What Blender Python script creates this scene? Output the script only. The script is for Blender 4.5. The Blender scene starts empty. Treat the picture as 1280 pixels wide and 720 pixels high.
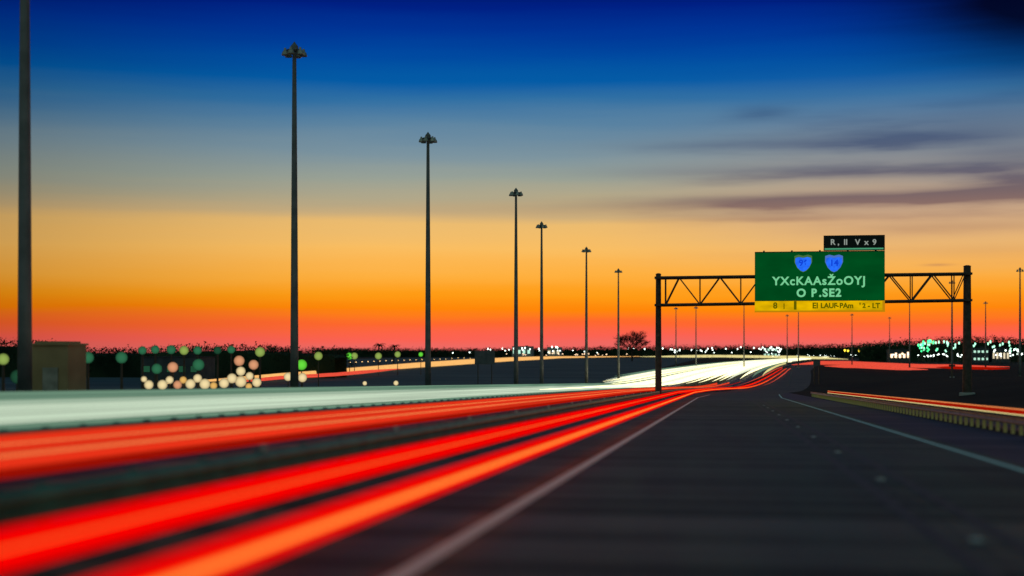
import bpy, bmesh, math, random
from mathutils import Vector
random.seed(7)
scn = bpy.context.scene
COL = scn.collection
R = math.radians

# ---------------------------------------------------------------- camera
F = 1778.0                       # focal length in pixels of the 1280 px wide photo
YAW = math.atan((907 - 640) / F)
CAMZ = 2.0
cam_d = bpy.data.cameras.new('camera')
cam = bpy.data.objects.new('camera', cam_d)
COL.objects.link(cam)
cam.location = (0, 0, CAMZ)
cam.rotation_euler = (R(90), 0, YAW)
cam_d.sensor_width = 36
cam_d.lens = 36 * F / 1280
cam_d.shift_y = 80 / 1280
cam_d.clip_end = 20000
cam_d.clip_start = 0.1
cam_d.dof.use_dof = True
cam_d.dof.focus_distance = 185
cam_d.dof.aperture_fstop = 0.05 / 0.17
scn.camera = cam

RX, RY = math.cos(YAW), math.sin(YAW)
FX, FY = -math.sin(YAW), math.cos(YAW)

def at(px, py, D):
    """world point at forward distance D (world y) seen at photo pixel px, py"""
    k = (px - 640) / F
    dx, dy, dz = FX + RX * k, FY + RY * k, (440 - py) / F
    t = D / dy
    return Vector((dx * t, dy * t, CAMZ + dz * t))

# ---------------------------------------------------------------- terrain
def sstep(x, a, b):
    t = max(0.0, min(1.0, (x - a) / (b - a)))
    return t * t * (3 - 2 * t)

def base_z(y):
    # two per cent downgrade that levels out on the plain
    if y < 285: return -0.0202 * y
    if y > 325: return -6.0
    t = (y - 285) / 40
    z0 = -0.0202 * 285
    return z0 + (-6.0 - z0) * (1 - (1 - t) ** 2)

def G(x, y):
    z = base_z(y)
    if y < 420:
        w = sstep(y, 30, 120) * (1 - sstep(y, 300, 420))
        z += 2.6 * sstep(x, 19, 46) * w + 1.2 * sstep(x, 46, 90) * w
    return z

# ---------------------------------------------------------------- materials
def mat(name):
    m = bpy.data.materials.new(name)
    m.use_nodes = True
    nt = m.node_tree
    for n in list(nt.nodes): nt.nodes.remove(n)
    out = nt.nodes.new('ShaderNodeOutputMaterial')
    return m, nt, out

def L(nt, a, b): nt.links.new(a, b)

def srgb(r, g, b):
    def c(v):
        v /= 255
        return v / 12.92 if v <= 0.04045 else ((v + 0.055) / 1.055) ** 2.4
    return (c(r), c(g), c(b), 1)

def surf(name, c1, c2, scale=3.0, rough=0.7, metal=0.0, bump=0.0, stretch=(1, 1, 1), spec=0.5, bscale=None):
    m, nt, out = mat(name)
    p = nt.nodes.new('ShaderNodeBsdfPrincipled')
    tc = nt.nodes.new('ShaderNodeTexCoord')
    mp = nt.nodes.new('ShaderNodeMapping'); mp.inputs['Scale'].default_value = stretch
    n = nt.nodes.new('ShaderNodeTexNoise'); n.inputs['Scale'].default_value = scale; n.inputs['Detail'].default_value = 6
    r = nt.nodes.new('ShaderNodeValToRGB')
    r.color_ramp.elements[0].position = 0.35; r.color_ramp.elements[0].color = (*c1, 1)
    r.color_ramp.elements[1].position = 0.68; r.color_ramp.elements[1].color = (*c2, 1)
    L(nt, tc.outputs['Object'], mp.inputs['Vector']); L(nt, mp.outputs[0], n.inputs['Vector'])
    L(nt, n.outputs['Fac'], r.inputs['Fac']); L(nt, r.outputs['Color'], p.inputs['Base Color'])
    p.inputs['Roughness'].default_value = rough
    p.inputs['Metallic'].default_value = metal
    p.inputs['Specular IOR Level'].default_value = spec
    if bump:
        n2 = nt.nodes.new('ShaderNodeTexNoise'); n2.inputs['Scale'].default_value = bscale or scale * 8; n2.inputs['Detail'].default_value = 4
        L(nt, mp.outputs[0], n2.inputs['Vector'])
        b = nt.nodes.new('ShaderNodeBump'); b.inputs['Strength'].default_value = bump; b.inputs['Distance'].default_value = 0.02
        L(nt, n2.outputs['Fac'], b.inputs['Height']); L(nt, b.outputs[0], p.inputs['Normal'])
    L(nt, p.outputs[0], out.inputs['Surface'])
    return m

def emit(name, col, strength=1.0, soft=False, vary=0.0, stretch=(1, 0.03, 6), globe=False):
    """gives off light; soft = a thin streak of light that is densest through its middle"""
    m, nt, out = mat(name)
    e = nt.nodes.new('ShaderNodeEmission')
    e.inputs['Color'].default_value = (*col[:3], 1)
    e.inputs['Strength'].default_value = strength
    if vary:
        tc = nt.nodes.new('ShaderNodeTexCoord')
        n = nt.nodes.new('ShaderNodeTexNoise'); n.inputs['Scale'].default_value = 1; n.inputs['Detail'].default_value = 4
        if soft:      # fine strands that run along the streak, following the two per cent grade
            cb = nt.nodes.new('ShaderNodeCombineXYZ')
            for i, v in enumerate(((3, 0, 0), (0, 0.02, 0), (0, 30 * 0.0202, 30))):
                dt = nt.nodes.new('ShaderNodeVectorMath'); dt.operation = 'DOT_PRODUCT'; dt.inputs[1].default_value = v
                L(nt, tc.outputs['Object'], dt.inputs[0]); L(nt, dt.outputs['Value'], cb.inputs[i])
            L(nt, cb.outputs[0], n.inputs['Vector'])
        else:
            mp = nt.nodes.new('ShaderNodeMapping'); mp.inputs['Scale'].default_value = stretch
            L(nt, tc.outputs['Object'], mp.inputs['Vector']); L(nt, mp.outputs[0], n.inputs['Vector'])
        mr = nt.nodes.new('ShaderNodeMapRange')
        mr.inputs['From Min'].default_value = 0.3; mr.inputs['From Max'].default_value = 0.7
        mr.inputs['To Min'].default_value = strength * (1 - vary); mr.inputs['To Max'].default_value = strength * (1 + vary)
        L(nt, n.outputs['Fac'], mr.inputs['Value']); L(nt, mr.outputs[0], e.inputs['Strength'])
    if globe:
        lw = nt.nodes.new('ShaderNodeLayerWeight'); lw.inputs['Blend'].default_value = 0.5
        mg = nt.nodes.new('ShaderNodeMapRange'); mg.inputs['From Min'].default_value = 0.0; mg.inputs['From Max'].default_value = 0.95
        mg.inputs['To Min'].default_value = strength * 1.1; mg.inputs['To Max'].default_value = strength * 0.22
        L(nt, lw.outputs['Facing'], mg.inputs['Value']); L(nt, mg.outputs[0], e.inputs['Strength'])
    if soft:
        ge = nt.nodes.new('ShaderNodeNewGeometry'); sx = nt.nodes.new('ShaderNodeSeparateXYZ'); L(nt, ge.outputs['Normal'], sx.inputs[0])
        ab = nt.nodes.new('ShaderNodeMath'); ab.operation = 'ABSOLUTE'; L(nt, sx.outputs['Z'], ab.inputs[0])
        mr2 = nt.nodes.new('ShaderNodeMapRange'); mr2.interpolation_type = 'SMOOTHSTEP'
        mr2.inputs['From Min'].default_value = 0.55; mr2.inputs['From Max'].default_value = 1.0
        mr2.inputs['To Min'].default_value = 1.0; mr2.inputs['To Max'].default_value = 0.0
        L(nt, ab.outputs[0], mr2.inputs['Value'])
        t = nt.nodes.new('ShaderNodeBsdfTransparent'); mx = nt.nodes.new('ShaderNodeMixShader')
        L(nt, mr2.outputs[0], mx.inputs[0]); L(nt, t.outputs[0], mx.inputs[1]); L(nt, e.outputs[0], mx.inputs[2])
        L(nt, mx.outputs[0], out.inputs['Surface'])
    else:
        L(nt, e.outputs[0], out.inputs['Surface'])
    return m

def asphalt_mat(name, c1, c2, rough=0.55):
    m, nt, out = mat(name)
    p = nt.nodes.new('ShaderNodeBsdfPrincipled')
    tc = nt.nodes.new('ShaderNodeTexCoord')
    def noise(stretch, scale, detail=5):
        mp = nt.nodes.new('ShaderNodeMapping'); mp.inputs['Scale'].default_value = stretch
        n = nt.nodes.new('ShaderNodeTexNoise'); n.inputs['Scale'].default_value = scale; n.inputs['Detail'].default_value = detail
        L(nt, tc.outputs['Object'], mp.inputs['Vector']); L(nt, mp.outputs[0], n.inputs['Vector'])
        return n.outputs['Fac']
    big = noise((1, 0.12, 1), 0.9)          # long worn streaks along the lane
    cross = noise((0.03, 1, 1), 1.1, 6)     # transverse bands of the paved slabs
    fine = noise((1, 1, 1), 60, 3)
    a = nt.nodes.new('ShaderNodeMath'); a.operation = 'MULTIPLY_ADD'; a.inputs[1].default_value = 0.32
    L(nt, big, a.inputs[0]); b = nt.nodes.new('ShaderNodeMath'); b.operation = 'MULTIPLY_ADD'; b.inputs[1].default_value = 0.5
    L(nt, cross, b.inputs[0]); c = nt.nodes.new('ShaderNodeMath'); c.operation = 'MULTIPLY'; c.inputs[1].default_value = 0.18
    L(nt, fine, c.inputs[0]); L(nt, c.outputs[0], b.inputs[2]); L(nt, b.outputs[0], a.inputs[2])
    r = nt.nodes.new('ShaderNodeValToRGB')
    r.color_ramp.elements[0].position = 0.42; r.color_ramp.elements[0].color = (*c1, 1)
    r.color_ramp.elements[1].position = 0.58; r.color_ramp.elements[1].color = (*c2, 1)
    L(nt, a.outputs[0], r.inputs['Fac']); L(nt, r.outputs['Color'], p.inputs['Base Color'])
    mr = nt.nodes.new('ShaderNodeMapRange'); mr.inputs['From Min'].default_value = 0.35; mr.inputs['From Max'].default_value = 0.65
    mr.inputs['To Min'].default_value = rough + 0.12; mr.inputs['To Max'].default_value = rough - 0.08
    L(nt, cross, mr.inputs['Value']); L(nt, mr.outputs[0], p.inputs['Roughness'])
    p.inputs['Specular IOR Level'].default_value = 0.2
    bp = nt.nodes.new('ShaderNodeBump'); bp.inputs['Strength'].default_value = 0.5; bp.inputs['Distance'].default_value = 0.01
    L(nt, fine, bp.inputs['Height']); L(nt, bp.outputs[0], p.inputs['Normal'])
    L(nt, p.outputs[0], out.inputs['Surface'])
    return m

M = {}
M['asphalt'] = asphalt_mat('asphalt', (0.005, 0.014, 0.008), (0.030, 0.060, 0.036))
M['asphalt_ramp'] = asphalt_mat('asphalt_shoulder', (0.004, 0.006, 0.024), (0.012, 0.015, 0.056))
M['seam'] = surf('tar_seam', (0.006, 0.006, 0.007), (0.012, 0.012, 0.013), 5, 0.6, stretch=(1, .2, 1))
M['paint'] = surf('worn_white_paint', (0.60, 0.84, 0.84), (0.72, 0.92, 0.92), 3.0, 0.6, stretch=(3, 0.5, 1))
M['grass'] = surf('dark_grass', (0.007, 0.009, 0.009), (0.018, 0.022, 0.018), 0.05, 0.9, bump=0.8, spec=0.1, bscale=3)
M['steel'] = surf('weathered_dark_steel', (0.06, 0.045, 0.035), (0.12, 0.09, 0.07), 2, 0.5, 0.3)
M['mast'] = surf('weathered_galvanised_mast', (0.16, 0.17, 0.17), (0.26, 0.27, 0.27), 0.8, 0.55, 0.3)
M['rail_green'] = surf('green_lit_steel', (0.012, 0.20, 0.11), (0.03, 0.34, 0.2), 1.5, 0.45, 0.1)  # galvanised steel; the green light on it is put into the base colour
M['post_dark'] = surf('dark_post_steel', (0.06, 0.07, 0.06), (0.14, 0.16, 0.14), 4, 0.5, 0.3)
M['timber'] = surf('yellowed_timber', (0.72, 0.62, 0.2), (0.9, 0.8, 0.35), 5, 0.7, bump=0.4)
M['galv'] = surf('galvanised_rail', (0.35, 0.33, 0.28), (0.55, 0.52, 0.45), 2, 0.35, 0.6)
M['marker'] = surf('white_ceramic', (0.45, 0.46, 0.44), (0.6, 0.6, 0.57), 9, 0.25)
M['field'] = surf('cool_dark_field', (0.045, 0.07, 0.10), (0.09, 0.125, 0.16), 0.04, 0.9, bump=0.8, spec=0.2, bscale=2, stretch=(.4, 1, 1))
M['leaf'] = surf('dark_foliage', (0.015, 0.03, 0.018), (0.05, 0.085, 0.045), 0.05, 0.9, spec=0.1)
M['bark'] = surf('bare_bark', (0.035, 0.02, 0.018), (0.07, 0.045, 0.035), 2, 0.9)
M['wall_tan'] = surf('tan_render_wall', (0.42, 0.27, 0.13), (0.55, 0.37, 0.19), 0.6, 0.8)
M['wall_dark'] = surf('dark_cladding', (0.05, 0.06, 0.07), (0.1, 0.11, 0.12), 0.4, 0.8)
M['wall_pale'] = surf('pale_wall', (0.4, 0.38, 0.36), (0.6, 0.57, 0.53), 0.3, 0.8)
M['roof'] = surf('dark_roof', (0.03, 0.03, 0.035), (0.06, 0.06, 0.065), 0.5, 0.8)
M['sign_back'] = surf('dull_aluminium', (0.09, 0.1, 0.11), (0.15, 0.16, 0.17), 1, 0.6, 0.3)
# guide sign: added emission stands in for headlights returned by its reflective sheeting
M['sign_green'] = emit('glow_green_panel', srgb(0, 72, 28), 1.0, vary=0.2, stretch=(0.25, 1, 0.6))
M['sign_black'] = surf('black_green_panel', (0.004, 0.010, 0.006), (0.008, 0.016, 0.010), 1, 0.6)
M['sign_edge'] = surf('sign_edge', (0.01, 0.012, 0.01), (0.02, 0.022, 0.02), 1, 0.5)
M['sign_white'] = emit('glow_letters', srgb(120, 206, 150), 1.0)
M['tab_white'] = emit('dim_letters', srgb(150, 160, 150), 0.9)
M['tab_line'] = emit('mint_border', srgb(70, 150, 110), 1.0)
M['shield_blue'] = emit('glow_blue', srgb(38, 108, 250), 1.0, vary=0.25, stretch=(2, 1, 2))
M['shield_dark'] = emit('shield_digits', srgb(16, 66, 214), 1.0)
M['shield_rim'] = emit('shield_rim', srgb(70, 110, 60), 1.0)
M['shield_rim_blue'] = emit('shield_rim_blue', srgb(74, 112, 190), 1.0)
M['sign_yellow'] = emit('glow_yellow_panel', srgb(218, 172, 0), 1.0, vary=0.28, stretch=(0.4, 1, 1.2))
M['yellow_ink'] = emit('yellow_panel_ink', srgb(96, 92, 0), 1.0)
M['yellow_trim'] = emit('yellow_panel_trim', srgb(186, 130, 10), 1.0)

M['t_red'] = emit('taillight_red', (1.0, 0.0, 0.0), 0.9, True, vary=0.35)
M['t_red_deep'] = emit('taillight_deep_red', (0.36, 0.005, 0.0), 0.95, True, vary=0.35)
M['t_vermilion'] = emit('taillight_vermilion', (0.86, 0.035, 0.010), 0.88, True, vary=0.4)
M['t_coral'] = emit('taillight_coral', (0.90, 0.09, 0.05), 0.9, True, vary=0.4)
M['t_amber'] = emit('taillight_amber', (1.0, 0.31, 0.045), 1.15, True, vary=0.25)
M['t_orange_red'] = emit('taillight_orange_red', (1.0, 0.20, 0.035), 1.05, True, vary=0.3)
M['t_amber_pale'] = emit('taillight_pale_amber', (1.0, 0.30, 0.09), 0.95, True, vary=0.35)
M['h_mint'] = emit('headlight_mint_white', srgb(196, 216, 190), 0.92, True, vary=0.35)
M['h_dim'] = emit('headlight_dim_mint', srgb(104, 138, 116), 0.9, True, vary=0.5)
M['h_grey'] = emit('headlight_grey_mint', srgb(160, 184, 160), 0.92, True, vary=0.4)
M['h_white'] = emit('headlight_white', srgb(238, 244, 214), 1.05, True, vary=0.35)
M['h_hot'] = emit('headlight_hot_white', (1.0, 0.92, 0.50), 2.0, True, vary=0.5)
M['h_yellow'] = emit('headlight_yellow', (0.9, 0.78, 0.32), 0.9, True, vary=0.2)
M['gold'] = emit('golden_streak', (1.0, 0.52, 0.16), 1.0, True, vary=0.3, stretch=(0.05, 0.02, 1))
M['l_gold'] = emit('gold_lamp', (1.0, 0.62, 0.24), 3.0)

def lampm(name, c, s): M[name] = emit(name, c, s, globe=name.startswith('l_'))
lampm('l_cream', srgb(236, 214, 160), 1.0)
lampm('l_gold2', srgb(226, 176, 96), 1.0)
lampm('l_peach', srgb(214, 150, 110), 1.0)
lampm('l_green', srgb(44, 104, 72), 1.0)
lampm('l_lime', srgb(100, 215, 60), 1.0)
lampm('l_olive', srgb(140, 165, 80), 1.0)
lampm('l_dkgreen', srgb(30, 72, 50), 1.0)
lampm('f_white', (0.85, 1.0, 0.9), 4.0)
lampm('f_warm', (1.0, 0.68, 0.42), 2.6)
lampm('f_green', (0.06, 0.95, 0.30), 2.6)
lampm('f_mint', (0.4, 0.95, 0.62), 2.2)
lampm('f_yellow', (1.0, 0.72, 0.05), 2.6)
lampm('win_warm', srgb(230, 215, 180), 1.1)
lampm('win_mint', srgb(190, 240, 215), 1.1)
lampm('win_tan', srgb(120, 100, 64), 0.8)

# ---------------------------------------------------------------- mesh builder
class MB:
    def __init__(s): s.v = []; s.f = []
    def box(s, c, size, rot=0.0):
        hx, hy, hz = size[0] / 2, size[1] / 2, size[2] / 2
        b = len(s.v); ca, sa = math.cos(rot), math.sin(rot)
        for z in (-hz, hz):
            for x, y in ((-hx, -hy), (hx, -hy), (hx, hy), (-hx, hy)):
                s.v.append((c[0] + x * ca - y * sa, c[1] + x * sa + y * ca, c[2] + z))
        s.f += [(b, b+3, b+2, b+1), (b+4, b+5, b+6, b+7)]
        for i in range(4):
            j = (i + 1) % 4; s.f.append((b+i, b+j, b+4+j, b+4+i))
    def bar(s, p, q, r0, r1=None, n=6):
        r1 = r0 if r1 is None else r1
        p, q = Vector(p), Vector(q); d = (q - p).normalized()
        u = d.cross(Vector((0, 0, 1)))
        if u.length < 1e-3: u = Vector((1, 0, 0))
        u.normalize(); w = d.cross(u); b = len(s.v)
        for c, r in ((p, r0), (q, r1)):
            for i in range(n):
                a = 2 * math.pi * i / n
                s.v.append(tuple(c + u * math.cos(a) * r + w * math.sin(a) * r))
        for i in range(n):
            j = (i + 1) % n; s.f.append((b+i, b+j, b+n+j, b+n+i))
        s.f.append(tuple(b + i for i in range(n))[::-1]); s.f.append(tuple(b + n + i for i in range(n)))
    def lathe(s, c, prof, n=16):
        b = len(s.v)
        for r, z in prof:
            for i in range(n):
                a = 2 * math.pi * i / n
                s.v.append((c[0] + r * math.cos(a), c[1] + r * math.sin(a), c[2] + z))
        for k in range(len(prof) - 1):
            for i in range(n):
                j = (i + 1) % n; s.f.append((b+k*n+i, b+k*n+j, b+(k+1)*n+j, b+(k+1)*n+i))
        s.f.append(tuple(b + i for i in range(n))[::-1]); s.f.append(tuple(b + (len(prof)-1)*n + i for i in range(n)))
    def sweep(s, path, section, scale=None):
        """path: points; section: closed polygon of (lateral, vertical)"""
        n = len(section); b = len(s.v); pts = [Vector(p) for p in path]
        for k, p in enumerate(pts):
            d = (pts[min(k+1, len(pts)-1)] - pts[max(k-1, 0)]); d.z = 0; d.normalize()
            lat = Vector((d.y, -d.x, 0)); sc = scale[k] if scale else (1, 1)
            for a, h in section:
                s.v.append(tuple(p + lat * a * sc[0] + Vector((0, 0, h * sc[1]))))
        for k in range(len(pts) - 1):
            for i in range(n):
                j = (i + 1) % n; s.f.append((b+k*n+i, b+k*n+j, b+(k+1)*n+j, b+(k+1)*n+i))
        s.f.append(tuple(b + i for i in range(n))[::-1]); s.f.append(tuple(b + (len(pts)-1)*n + i for i in range(n)))
    def build(s, name, m, parent=None, smooth=False):
        me = bpy.data.meshes.new(name); me.from_pydata(s.v, [], s.f); me.validate(); me.update()
        bm = bmesh.new(); bm.from_mesh(me); bmesh.ops.recalc_face_normals(bm, faces=bm.faces); bm.to_mesh(me); bm.free()
        if smooth:
            for p in me.polygons: p.use_smooth = True
        me.materials.append(m)
        o = bpy.data.objects.new(name, me); COL.objects.link(o)
        if parent: o.parent = parent
        return o

def tag(o, label=None, cat=None, group=None, kind=None):
    if label: o['label'] = label
    if cat: o['category'] = cat
    if group: o['group'] = group
    if kind: o['kind'] = kind
    return o

def empty(name, loc, label, cat, group=None, rz=0):
    o = bpy.data.objects.new(name, None); COL.objects.link(o)
    o.location = loc; o.rotation_euler = (0, 0, rz); o.empty_display_size = 0.3
    return tag(o, label, cat, group)

def struct(o): o['kind'] = 'structure'; return o

def copy_thing(root, loc, label, group, rz=None, scale=None):
    r = root.copy(); COL.objects.link(r); r.location = loc
    if rz is not None: r.rotation_euler = (0, 0, rz)
    if scale: r.scale = scale
    r['label'] = label
    if group: r['group'] = group
    for ch in list(root.children):
        c = ch.copy(); COL.objects.link(c); c.parent = r
        for g in ch.children:
            d = g.copy(); COL.objects.link(d); d.parent = c
    return r

def interp(tab, y):
    if y <= tab[0][0]: return tab[0][1]
    for i in range(len(tab) - 1):
        a, b = tab[i], tab[i+1]
        if y <= b[0]:
            p = tab[i-1] if i else a; q = tab[i+2] if i + 2 < len(tab) else b
            t = (y - a[0]) / (b[0] - a[0]); h = b[0] - a[0]
            m0 = (b[1] - p[1]) / max(b[0] - p[0], 1e-6) * h; m1 = (q[1] - a[1]) / max(q[0] - a[0], 1e-6) * h
            return (2*t**3-3*t*t+1)*a[1] + (t**3-2*t*t+t)*m0 + (-2*t**3+3*t*t)*b[1] + (t**3-t*t)*m1
    return tab[-1][1]

S_OWN = [(170, 0), (230, 2.2), (290, 8), (350, 13), (480, 21), (650, 31), (890, 50), (1185, 85), (1500, 135)]
S_ONC = [(150, 0), (290, 3), (348, 6), (460, 10), (570, 15), (800, 28), (1045, 47), (1600, 112), (2200, 190)]
own = lambda y: interp(S_OWN, y)
onc = lambda y: interp(S_ONC, y)
straight = lambda y: 0.0
def ys(a, b):
    out = []; y = a
    while y < b:
        out.append(y); y += 2.5 if y < 60 else 5 if y < 200 else 8 if y < 400 else 20 if y < 900 else 50
    out.append(b); return out

# ---------------------------------------------------------------- ground, roads
def coords(lim, fine, step):
    c = []; x = 0.0
    while x < lim:
        c.append(x); x += step if x < fine else max(step, x * 0.12)
    return c + [lim]
xs_p = coords(9000, 60, 2.5); gx = sorted(set([-x for x in xs_p] + xs_p))
gy = [-400, -200, -100, -50, -20] + [i * 5.0 for i in range(0, 100)] + [500 * 1.12 ** i for i in range(0, 28)]
g = MB()
for y in gy:
    for x in gx: g.v.append((x, y, G(x, y)))
nx = len(gx)
for j in range(len(gy) - 1):
    for i in range(nx - 1): g.f.append((j*nx+i, j*nx+i+1, (j+1)*nx+i+1, (j+1)*nx+i))
struct(g.build('ground', M['grass'], smooth=True))

def strip(name, x0, x1, ya, yb, sh, lift, m, n=2):
    s = MB(); Y = ys(ya, yb)
    for y in Y:
        for k in range(n + 1):
            x = x0 + (x1 - x0) * k / n + sh(y)
            s.v.append((x, y, base_z(y) + lift))
    w = n + 1
    for j in range(len(Y) - 1):
        for k in range(n): s.f.append((j*w+k, j*w+k+1, (j+1)*w+k+1, (j+1)*w+k))
    return struct(s.build(name, m))

strip('road', -7.1, 7.0, -60, 1500, own, 0.03, M['asphalt'], 4)
strip('road', -15.4, -8.7, -60, 1500, own, 0.03, M['asphalt_ramp'], 2)
strip('road', -30.0, -16.6, -60, 2200, onc, 0.03, M['asphalt_ramp'], 4)
strip('road_shoulder', 7.0, 10.6, -60, 300, straight, 0.028, M['asphalt_ramp'], 2)
strip('slip_road', 11.5, 15.4, -60, 200, straight, 0.03, M['asphalt_ramp'], 2)
strip('lane_line', -3.34, -3.12, -60, 205, own, 0.04, M['paint'])
strip('lane_line', 6.42, 6.60, -60, 215, own, 0.04, M['paint'])
strip('field', -420, -32, 120, 1900, straight, 0.02, M['field'], 6)
strip('lane_line', 15.0, 15.12, -60, 190, straight, 0.04, M['paint'])
strip('pavement_seam', 2.52, 2.76, -60, 300, own, 0.036, M['seam'])
strip('pavement_seam', 3.38, 3.60, -60, 300, own, 0.036, M['seam'])
strip('pavement_seam', 2.95, 2.99, -60, 300, own, 0.036, M['seam'])

# raised round pavement markers
mk = MB(); mk.lathe((0, 0, 0), [(0.105, 0), (0.10, 0.012), (0.075, 0.026), (0.035, 0.034), (0.004, 0.036)], 20)
first = None
words = ['nearest and largest', 'second nearest', 'third nearest', 'fourth nearest', 'fifth nearest', 'sixth nearest', 'seventh nearest', 'eighth nearest', 'ninth nearest', 'farthest']
for k in range(10):
    y = 18.3 + 11 * k; loc = (3.07 + own(y), y, base_z(y) + 0.031)
    lab = words[k] + ' round white raised marker on the seam right of the lane'
    if first is None:
        first = mk.build('pavement_marker', M['marker'], smooth=True); first.location = loc
        tag(first, lab, 'road marker', 'round markers along the pavement seam')
    else:
        o = first.copy(); COL.objects.link(o); o.location = loc; o['label'] = lab

# ---------------------------------------------------------------- guardrails
def w_beam(x, top, y0, y1, sh, side, h=0.31):
    sec = []
    prof = [(0, 0.0), (0.06, 0.05), (0.06, 0.10), (0.0, 0.155), (0.06, 0.21), (0.06, 0.26), (0, h)]
    sec = [(side * a, b - h) for a, b in prof] + [(side * a - side * 0.012, b - h) for a, b in reversed(prof)]
    m = MB(); m.sweep([(x + sh(y), y, base_z(y) + top) for y in ys(y0, y1)], sec)
    return m

def guardrail(x, top, y0, y1, sh, side, spacing, p0, label, beam_m, post_m, psize, group, refl=0, h=0.31):
    root = empty('guardrail', (x, max(y0, 0), base_z(max(y0, 0))), label, 'guardrail', group)
    root.location = (0, 0, 0)
    w_beam(x, top, y0, y1, sh, side, h).build('beam', beam_m, root)
    y = p0; n = 0; extra = MB(); proto = None
    ptop = top + 0.02
    while y < y1:
        if n < 100:
            if proto is None:
                q = MB(); q.box((0, 0, ptop / 2 - 0.1), (psize, psize, ptop + 0.2)); q.box((side * 0.0, 0, ptop + 0.005), (psize + .02, psize + .02, 0.02))
                proto = q.build('post', post_m, root); o = proto
            else:
                o = proto.copy(); COL.objects.link(o); o.parent = root
            o.location = (x + sh(y) - side * (psize / 2 + 0.015), y, base_z(y))
        else:
            extra.box((x + sh(y) - side * (psize / 2 + 0.015), y, base_z(y) + ptop / 2 - 0.1), (psize, psize, ptop + 0.2))
        n += 1; y += spacing
    y = y0
    while y < min(p0, y1):
        extra.box((x + sh(y) - side * (psize / 2 + 0.015), y, base_z(y) + ptop / 2 - 0.1), (psize, psize, ptop + 0.2)); y += spacing
    if extra.v: extra.build('post', post_m, root)['kind'] = 'stuff'
    if refl:
        y = 13.0; rp = None
        while y < 150:
            if rp is None:
                q = MB(); q.box((0, 0, 0), (0.10, 0.02, 0.10)); q.box((0, 0.016, -0.07), (0.03, 0.01, 0.12))
                rp = q.build('reflector', M['marker'], root); o = rp
            else:
                o = rp.copy(); COL.objects.link(o); o.parent = root
            o.location = (x + sh(y), y, base_z(y) + top + 0.05); y += refl
    return root

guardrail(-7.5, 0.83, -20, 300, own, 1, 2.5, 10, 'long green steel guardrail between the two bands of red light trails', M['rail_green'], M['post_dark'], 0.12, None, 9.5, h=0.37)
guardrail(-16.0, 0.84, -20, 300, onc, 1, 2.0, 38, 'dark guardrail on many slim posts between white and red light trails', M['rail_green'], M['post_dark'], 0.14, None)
guardrail(10.9, 0.52, 18, 190, lambda y: 0.00002 * max(0, y - 60) ** 2 * 0.5, -1, 1.55, 20, 'guardrail on close-set yellowish posts right of the road', M['galv'], M['timber'], 0.12, None, h=0.14)

# ---------------------------------------------------------------- light trails
def ell(hw, hh, n=14):
    return [(hw * math.cos(2 * math.pi * i / n), hh * math.sin(2 * math.pi * i / n)) for i in range(n)]

def trail_part(name, x, z0, z1, hw, ya, yb, sh, m, root, taper=150):
    t = MB(); hh = (z1 - z0) / 2
    Y = ys(ya, yb)
    sc = [(1, 1)] * len(Y)
    if ya > 100: sc = [(min(1, .05 + (y - ya) / taper),) * 2 for y in Y]
    t.sweep([(x + sh(y), y, base_z(y) + (z0 + z1) / 2) for y in Y], ell(hw, hh * 1.12), sc)
    return t.build(name, M[m], root, smooth=True)

def trail(label, x, bands, ya, yb, sh, group, cat='light trail', name='light_trail'):
    root = empty(name, (0, 0, 0), label, cat, group)
    for (nm, z0, z1, hw, m) in bands:
        trail_part(nm, x, z0, z1, hw, ya, yb, sh, m, root)
    return root
GR = 'red tail light trails along the road'
GW = 'white headlight trails on the far side of the road'
trail('lowest and nearest red light trail with a bright amber core, beside the white line', -3.72, [
    ('red_streak', 0.51, 0.63, 0.08, 't_red'), ('red_streak', 0.60, 0.73, 0.07, 't_red'), ('amber_streak', 0.62, 0.71, 0.11, 't_amber'), ('red_streak', 0.70, 0.81, 0.08, 't_red')], -15, 640, own, GR)
trail('second red light trail from the white line, broad with thin amber core', -5.6, [
    ('red_streak', 0.47, 0.67, 0.08, 't_red'), ('red_streak', 0.63, 0.72, 0.08, 't_red'), ('amber_streak', 0.655, 0.705, 0.11, 't_orange_red'), ('red_streak', 0.70, 0.83, 0.08, 't_red')], -15, 640, own, GR)
trail('thin dark red light trail just beyond the green guardrail', -9.5, [
    ('red_streak', 0.66, 0.80, 0.10, 't_red_deep')], -15, 350, own, GR)
trail('vermilion light trail with fine amber line in the far red band', -11.5, [
    ('red_streak', 0.54, 0.76, 0.12, 't_vermilion'), ('amber_streak', 0.73, 0.79, 0.15, 't_amber_pale'), ('red_streak', 0.77, 0.86, 0.10, 't_vermilion')], -15, 340, own, GR)
trail('uppermost vermilion light trail in front of the slim-posted guardrail', -13.5, [
    ('red_streak', 0.52, 0.80, 0.12, 't_vermilion'), ('amber_streak', 0.74, 0.80, 0.15, 't_amber_pale'), ('red_streak', 0.78, 0.94, 0.10, 't_vermilion')], -15, 330, own, GR)
trail('dim mint light trail low behind the slim-posted guardrail', -18.0, [('pale_streak', 0.42, 0.74, 0.12, 'h_dim')], -15, 300, onc, GW)
trail('lower mint white headlight trail, thick and bright', -20.0, [('pale_streak', 0.50, 0.80, 0.12, 'h_dim'), ('white_streak', 0.68, 0.98, 0.14, 'h_mint')], -15, 520, onc, GW)
trail('middle mint white headlight trail', -22.2, [('white_streak', 0.82, 1.08, 0.14, 'h_mint'), ('white_streak', 0.98, 1.2, 0.14, 'h_mint')], -15, 700, onc, GW)
trail('upper mint white headlight trail', -24.4, [('white_streak', 1.06, 1.3, 0.14, 'h_grey'), ('pale_streak', 1.24, 1.44, 0.12, 'h_dim')], -15, 900, onc, GW)
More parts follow.
